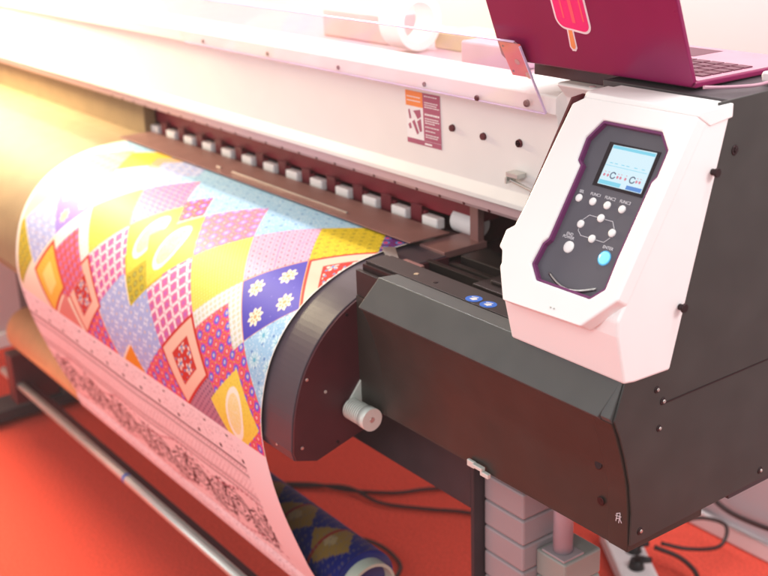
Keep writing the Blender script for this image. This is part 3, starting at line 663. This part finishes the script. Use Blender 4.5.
# white paper edge strip (unprinted margin) is part of the sheet's left side
# ---- roll
rl = empty('take_up_roll', (0, 0, 0)); tag(rl, 'take-up roll below the printer on a cardboard tube, wound with dark blue patterned print', 'paper roll')
def rollsurf(x0, x1, r, name, m_, parent, cap=True):
    bm = bmesh.new(); cyl(bm, (x0, RC[0], RC[1]), (x1, RC[0], RC[1]), r, n=64, cap=cap); return link(name, bm, m_, parent)
rollsurf(-2.42, -1.60, RR-.0035, 'cardboard_tube', M['kraft'], rl)
def pat2():
    bm = bmesh.new(); n = 90; nx = 240; x0, x1 = -1.598, -.682; cols = []
    g = [[bm.verts.new((x0+(x1-x0)*i/nx, RC[0]+(RR-.0028)*math.cos(2*math.pi*k/n), RC[1]+(RR-.0028)*math.sin(2*math.pi*k/n))) for k in range(n)] for i in range(nx+1)]
    for i in range(nx):
        for k in range(n): bm.faces.new((g[i][k], g[i][(k+1) % n], g[i+1][(k+1) % n], g[i+1][k])).smooth = True
    bm.faces.new(g[0]); bm.faces.new(g[-1][::-1])
    o = link('wound_print', bm, M['print'], rl)
    X = np.repeat(np.linspace(x0, x1, nx+1)[:, None], n, 1); S = np.repeat((np.arange(n)*2*math.pi/n*(RR-.0028))[None, :], nx+1, 0)
    c = np.ones(X.shape+(3,))*lin((24, 34, 120))
    def d(m_, s_, h): return np.abs(X-m_)+np.abs(S-s_) < h
    for i in range(9):
        xx = -.70-.2*i/1.6
        for j, col in enumerate(((30, 40, 150), (150, 120, 60), (120, 40, 70), (90, 96, 120))):
            mk = d(xx-.06*(j % 2), .02+j*.11, .058); c[mk] = lin(col)
            q = np.hypot(X-(xx-.06*(j % 2)), S-(.02+j*.11)); c[mk & (q < .014)] = lin((170, 150, 110))
        c[(np.abs(X-xx-.05) < .004)] = lin((150, 40, 40))
    sc = np.sin(X*300+2*np.sin(S*200))*np.sin(S*280); c[sc > .6] = c[sc > .6]*.5+lin((150, 140, 130))*.3
    a = o.data.color_attributes.new('print', 'FLOAT_COLOR', 'POINT'); a.data.foreach_set('color', np.concatenate([c, np.ones(c.shape[:2]+(1,))], -1).astype(np.float32).ravel())
pat2()
bm = bmesh.new(); n = 40
for (ra, rb, xa, xb) in ((.056, .056, -.6825, -.655), (.050, .050, -.655, -.68)):
    cyl(bm, (xa, RC[0], RC[1]), (xb, RC[0], RC[1]), ra, rb, n, cap=False)
ro = [Vector((-.655, RC[0]+.056*math.cos(2*math.pi*k/n), RC[1]+.056*math.sin(2*math.pi*k/n))) for k in range(n)]
ri = [Vector((-.655, RC[0]+.050*math.cos(2*math.pi*k/n), RC[1]+.050*math.sin(2*math.pi*k/n))) for k in range(n)]
vo = [bm.verts.new(p) for p in ro]; vi = [bm.verts.new(p) for p in ri]
for k in range(n): bm.faces.new((vo[k], vo[(k+1) % n], vi[(k+1) % n], vi[k]))
link('core_ring', bm, M['core'], rl)

# ================================================================== LAPTOP
lp = empty('laptop', (-.019, .020, -.0040)); tag(lp, 'open maroon laptop with a pink ice pop sticker, standing on top of the printer', 'laptop')
LD = Fr((-.049, .1385, 1.3795), (1, 0, 0), (0, -math.sin(R(21)), math.cos(R(21))))
bm = bmesh.new(); poly(bm, LD, [(-.358, .006), (-.352, 0), (-.004, 0), (.002, .006), (-.002+.003, .236), (-.006, .242), (-.350, .242), (-.357, .236)], -.007, 0); lid = link('lid', bm, M['laptop'], lp, .0015)
bm = B((-.405, -.048, .142, .385, 1.3780, 1.3860)); base = link('base', bm, M['laptop'], lp, .002)
link('keyboard_deck', B((-.402, -.051, .150, .382, 1.3861, 1.3868)), M['deck'], base)
link('foot', B((-.39, -.37, .16, .36, 1.3745, 1.3764), (-.075, -.062, .16, .36, 1.3765-.001, 1.3764)), M['plug'], lp)
for r_ in range(5):
    for c_ in range(14):
        x = -.385+c_*.0232; y = .175+r_*.0215
        bm = B((x, x+.0195, y, y+.0175, 1.3869, 1.3885)); link('key', bm, M['key'], base)
link('touchpad', B((-.27, -.18, .30, .365, 1.3869, 1.3872)), M['key'], base)
bm = bmesh.new()
def pop(d):
    x0, x1, y0, y1 = -.265-d, -.207+d, .064-d, .165+d; r_ = .013+d
    pts = [(x0+r_*(1-math.cos(t)), y0+r_*(1-math.sin(t))+.010*0) for t in np.linspace(0, math.pi/2, 8)]
    pts += [(x1-r_*(1-math.sin(t)), y0+r_*(1-math.cos(t))) for t in np.linspace(0, math.pi/2, 8)]
    pts += [(x1-.02*(1-math.cos(t)), y1-.02*(1-math.sin(t))) for t in np.linspace(0, math.pi/2, 8)]
    pts += [(x0+.02*(1-math.sin(t)), y1-.02*(1-math.cos(t))) for t in np.linspace(0, math.pi/2, 8)]
    return [(x+.06*(y-.07)*0, y+(x+.236)*-.12) for x, y in pts]
LD = Fr((0, .1385, 1.3795), LD.u, LD.v)
poly(bm, LD, pop(.0035), .0002, .0005); poly(bm, LD, [(-.2505, .066), (-.2535, .036), (-.250, .030), (-.2435, .030), (-.2395, .035), (-.2385, .066)], .00021, .00051)
stk = link('ice_pop_sticker', bm, M['popw'], lid)
bm = bmesh.new(); poly(bm, LD, pop(0), .0006, .0008); link('pink_ice', bm, M['popp'], stk)
bm = bmesh.new(); poly(bm, LD, [(-.236, .074), (-.230, .074), (-.230, .16), (-.236, .16)], .0009, .001); poly(bm, LD, [(-.252, .08), (-.249, .08), (-.249, .16), (-.252, .16)], .0009, .001); poly(bm, LD, [(-.216, .077), (-.213, .077), (-.213, .16), (-.216, .16)], .0009, .001); link('ice_groove', bm, M['popp2'], stk)
bm = bmesh.new(); poly(bm, LD, [(-.2480, .062), (-.2508, .037), (-.248, .0335), (-.2445, .0335), (-.2420, .037), (-.2410, .062)], .0006, .0008); link('stick', bm, M['popo'], stk)
# white plug & cable by the laptop
o = link('usb_adapter', B((-.030, .010, .245, .285, 1.3765, 1.390), (-.036, -.0302, .252, .278, 1.379, 1.387)), M['skirt'], None, .003)
tag(o, 'small white adapter lying beside the right edge of the laptop', 'adapter')
bm = bmesh.new(); tube(bm, [(-.047, .152, 1.3795), (-.032, .175, 1.3785), (-.014, .21, 1.3785), (-.010, .245, 1.380), (-.012, .34, 1.379), (-.03, .44, 1.379)], .0022)
tag(link('laptop_cable', bm, M['deck'], None), 'thin rosy cable plugged in at the hinge corner of the laptop', 'cable')

# ================================================================== things on the printer top behind the shield
bm = bmesh.new(); poly(bm, AF, [(-.050, .116), (-.006, .116), (-.005, .058), (-.049, .058)], -.006, -.0045); cd = link('coral_card', bm, M['orange'], None); tag(cd, 'coral card with small prints leaning behind the clear shield next to the laptop', 'card')
for (u, v_, r_, m_) in ((-.044, .110, .002, 'redscrew'), (-.043, .066, .002, 'redscrew'), (-.026, .084, .005, 'brass'), (-.012, .062, .006, 'brass')):
    bm = bmesh.new(); poly(bm, AF, disc(u, v_, r_, n=14), -.0044, -.0040); link('card_mark', bm, M[m_], cd)
bm = bmesh.new(); tube(bm, [(-.60, .36, 1.31), (-.575, .34, 1.365), (-.53, .33, 1.395), (-.48, .34, 1.385), (-.45, .36, 1.31)], .004)
tag(link('grey_cable_loop', bm, M['sampC'], None), 'grey cable arching up behind the clear shield near the laptop', 'cable')
def item(name, b_, m_, label, cat, group=None): tag(link(name, B(*b_), M[m_], None, .004), label, cat, group)
item('sample_box', [(-1.30, -1.06, .42, .50, 1.305, 1.365)], 'sampA', 'blurred pale rose box lying on the printer top, leftmost of the things there', 'box')
item('sample_box', [(-.96, -.82, .46, .56, 1.305, 1.34)], 'sampB', 'pale yellow box on the printer top right of the tape roll', 'box')
item('sample_box', [(-.76, -.63, .36, .46, 1.305, 1.35)], 'sampC', 'lilac box on the printer top behind the clear shield', 'box')
bm = bmesh.new(); n = 40
cyl(bm, (-.99, .40, 1.365), (-.93, .40, 1.365), .055, n=n, cap=False); cyl(bm, (-.93, .40, 1.365), (-.99, .40, 1.365), .038, n=n, cap=False)
for xx in (-.99, -.93):
    A = [bm.verts.new((xx, .40+.055*math.cos(2*math.pi*k/n), 1.365+.055*math.sin(2*math.pi*k/n))) for k in range(n)]
    Bv = [bm.verts.new((xx, .40+.038*math.cos(2*math.pi*k/n), 1.365+.038*math.sin(2*math.pi*k/n))) for k in range(n)]
    for k in range(n): bm.faces.new((A[k], A[(k+1) % n], Bv[(k+1) % n], Bv[k]))
tag(link('tape_roll', bm, M['skirt'], None), 'white roll of tape standing on edge on top of the printer', 'tape roll')

# ================================================================== ink tanks under the printer
tk = empty('ink_waste_tank', (-.41, .2, 0)); tk.location = (0, 0, 0)
tag(tk, 'stack of pale ribbed plastic ink trays beside the black stand leg', 'ink trays')
z = .735
for i in range(9):
    link('tray', B((-.4270, -.330, .121, .200, z-.0475, z)), M['tank'], tk, .004); z -= .0495
z = .575
for i in range(6):
    link('side_tray', B((-.3295, -.262, .150, .235, z-.0475, z)), M['tank2'], tk, .004); z -= .0495
bm = bmesh.new(); cyl(bm, (-.292, .175, .581), (-.292, .175, .75), .0165, n=24); link('clear_pipe', bm, M['clear'], tk)
link('pipe_flange', B((-.318, -.266, .152, .198, .5755, .580)), M['tank'], tk, .001)
link('shelf', B((-.405, -.10, .15, .40, .20, .215)), M['black'], tk)

# ================================================================== cables and power strip on the floor
def cable(pts, r, label, m_='cable', name='floor_cable', group=None):
    bm = bmesh.new(); tube(bm, pts, r); return tag(link(name, bm, M[m_], None), label, 'cable', group)
cable([(-1.67, .44, .012), (-1.60, .52, .01), (-1.52, .566, .01), (-1.42, .66, .01), (-1.36, .77, .01), (-1.2, .95, .01), (-1.0, 1.12, .01)], .0052, 'black floor cable on the red carpet, the one running straight back toward the wall')
cable([(-1.72, .36, .012), (-1.62, .48, .01), (-1.52, .57, .018), (-1.40, .60, .01), (-1.29, .68, .01), (-1.19, .76, .01), (-1.02, .80, .01), (-.90, .86, .01)], .0052, 'black floor cable on the red carpet curving right toward the power strip')
cable([(-1.46, .30, .01), (-1.33, .42, .01), (-1.24, .47, .01), (-1.13, .46, .01), (-1.08, .40, .01), (-1.02, .30, .01)], .0052, 'black floor cable looping beside the patterned take-up roll')
cable([(-.99, .86, .012), (-.90, .845, .012), (-.80, .80, .012), (-.70, .76, .012)], .0055, 'black cable lying in front of the white power strip')
cable([(-.775, .985, .075), (-.74, 1.03, .09), (-.70, 1.085, .10), (-.655, 1.12, .085), (-.64, 1.08, .05), (-.67, 1.0, .06), (-.72, .955, .07)], .005, 'thin black lead looping up from the upper plug of the power strip')
cable([(-.72, .93, .07), (-.66, .965, .05), (-.60, .95, .03), (-.56, .86, .012), (-.52, .76, .01)], .006, 'thin black lead curving from the lower plug of the power strip')
cable([(-.90, 1.165, .10), (-.80, 1.165, .14), (-.70, 1.165, .10), (-.60, 1.165, .098), (-.45, 1.165, .12), (-.2, 1.165, .16)], .007, 'brown black cable running along the pink wall above the skirting')
ps = empty('power_strip', (0, 0, 0)); tag(ps, 'white power strip on the red carpet with black plugs in it', 'power strip')
PF = Fr((-.82, .93, .001), (.83, -.55, 0), (.55, .83, 0))
bm = bmesh.new(); poly(bm, PF, [(-.06, -.045), (.30, -.045), (.30, .045), (-.06, .045)], .001, .045); link('strip_body', bm, M['skirt'], ps, .008)
for (u, w) in ((.06, .012), (.13, .0)):
    bm = bmesh.new(); c_ = PF.p(u, w, .045); cyl(bm, c_, c_+Vector((0, 0, .022)), .020, .015, 20); cyl(bm, c_+Vector((0, 0, .022)), c_+Vector((.035, .01, .034)), .011, .007, 14); link('plug', bm, M['plug'], ps)

# ================================================================== LIGHT, WORLD, CAMERA
w = bpy.data.worlds.new('World'); bpy.context.scene.world = w; w.use_nodes = True
bg = w.node_tree.nodes['Background']; bg.inputs[0].default_value = (1, .965, .97, 1); bg.inputs[1].default_value = .56
def area(name, loc, target, sx, sy, e, col):
    l = bpy.data.lights.new(name, 'AREA'); l.shape = 'RECTANGLE'; l.size = sx; l.size_y = sy; l.energy = e; l.color = col
    o = bpy.data.objects.new(name, l); COL.objects.link(o); o.location = loc
    d = Vector(target)-Vector(loc); o.rotation_euler = d.to_track_quat('-Z', 'Y').to_euler(); return o
area('ceiling_light_strip', (-1.0, .50, 2.6), (-1.0, .30, 1.0), 3.2, .08, 50, (1, .96, .96))
area('flare_glow_fill', (-2.9, -.15, 1.75), (-2.3, .05, .9), .4, .4, 66, (1, .86, .55))  # warm light added to imitate the lens flare; no lamp stands here
area('front_soft_light', (1.1, -1.9, 2.5), (-.1, .0, 1.15), 1.2, .8, 23, (1, .985, .98))
area('floor_fill_light', (1.3, .75, 2.3), (-1.0, .6, 0), .7, .5, 17, (1, .97, .96))  # unseen fill added to brighten the floor under the printer
area('paper_fill_light', (-1.5, -2.6, 1.3), (-1.2, -.1, .6), 1.6, .8, 13, (1, .95, .97))  # unseen fill added to lighten the lower part of the sheet

hz = link('flare_haze', B((-3.9, 3.3, -2.6, 1.6, -1, 3.2)), None, None, mats=[bpy.data.materials.new('flare_haze_air')]); tag(hz, kind='stuff')  # thin fog volume added to imitate the flare's glow
hm = hz.data.materials[0]; hm.use_nodes = True; hm.node_tree.nodes.remove(hm.node_tree.nodes['Principled BSDF'])
pv = hm.node_tree.nodes.new('ShaderNodeVolumePrincipled'); pv.inputs['Density'].default_value = .006; pv.inputs['Color'].default_value = (1, .97, .92, 1)
hm.node_tree.links.new(pv.outputs[0], hm.node_tree.nodes['Material Output'].inputs['Volume'])

cam = bpy.data.cameras.new('Camera'); co = bpy.data.objects.new('Camera', cam); COL.objects.link(co)
pitch, yaw, roll = R(19.867), R(36.15), R(-1.911)
fh = Vector((-math.cos(yaw), math.sin(yaw), 0)); up = Vector((0, 0, 1))
Fw = fh*math.cos(pitch)-up*math.sin(pitch); R0 = fh.cross(up); U0 = R0.cross(Fw)
Rt = R0*math.cos(roll)+U0*math.sin(roll); Up = Rt.cross(Fw)
mt = Matrix((Rt, Up, -Fw)).transposed().to_4x4(); mt.translation = Vector((.88079598, -1.0298724, 1.65)); co.matrix_world = mt
cam.sensor_width = 36; cam.lens = 1162.6/768*36; cam.clip_start = .05; cam.clip_end = 100
cam.dof.use_dof = True; cam.dof.focus_distance = 1.62; cam.dof.aperture_fstop = 4.6
sc = bpy.context.scene; sc.camera = co
sc.view_settings.view_transform = 'Standard'; sc.view_settings.look = 'None'; sc.view_settings.exposure = .14; sc.view_settings.gamma = 1
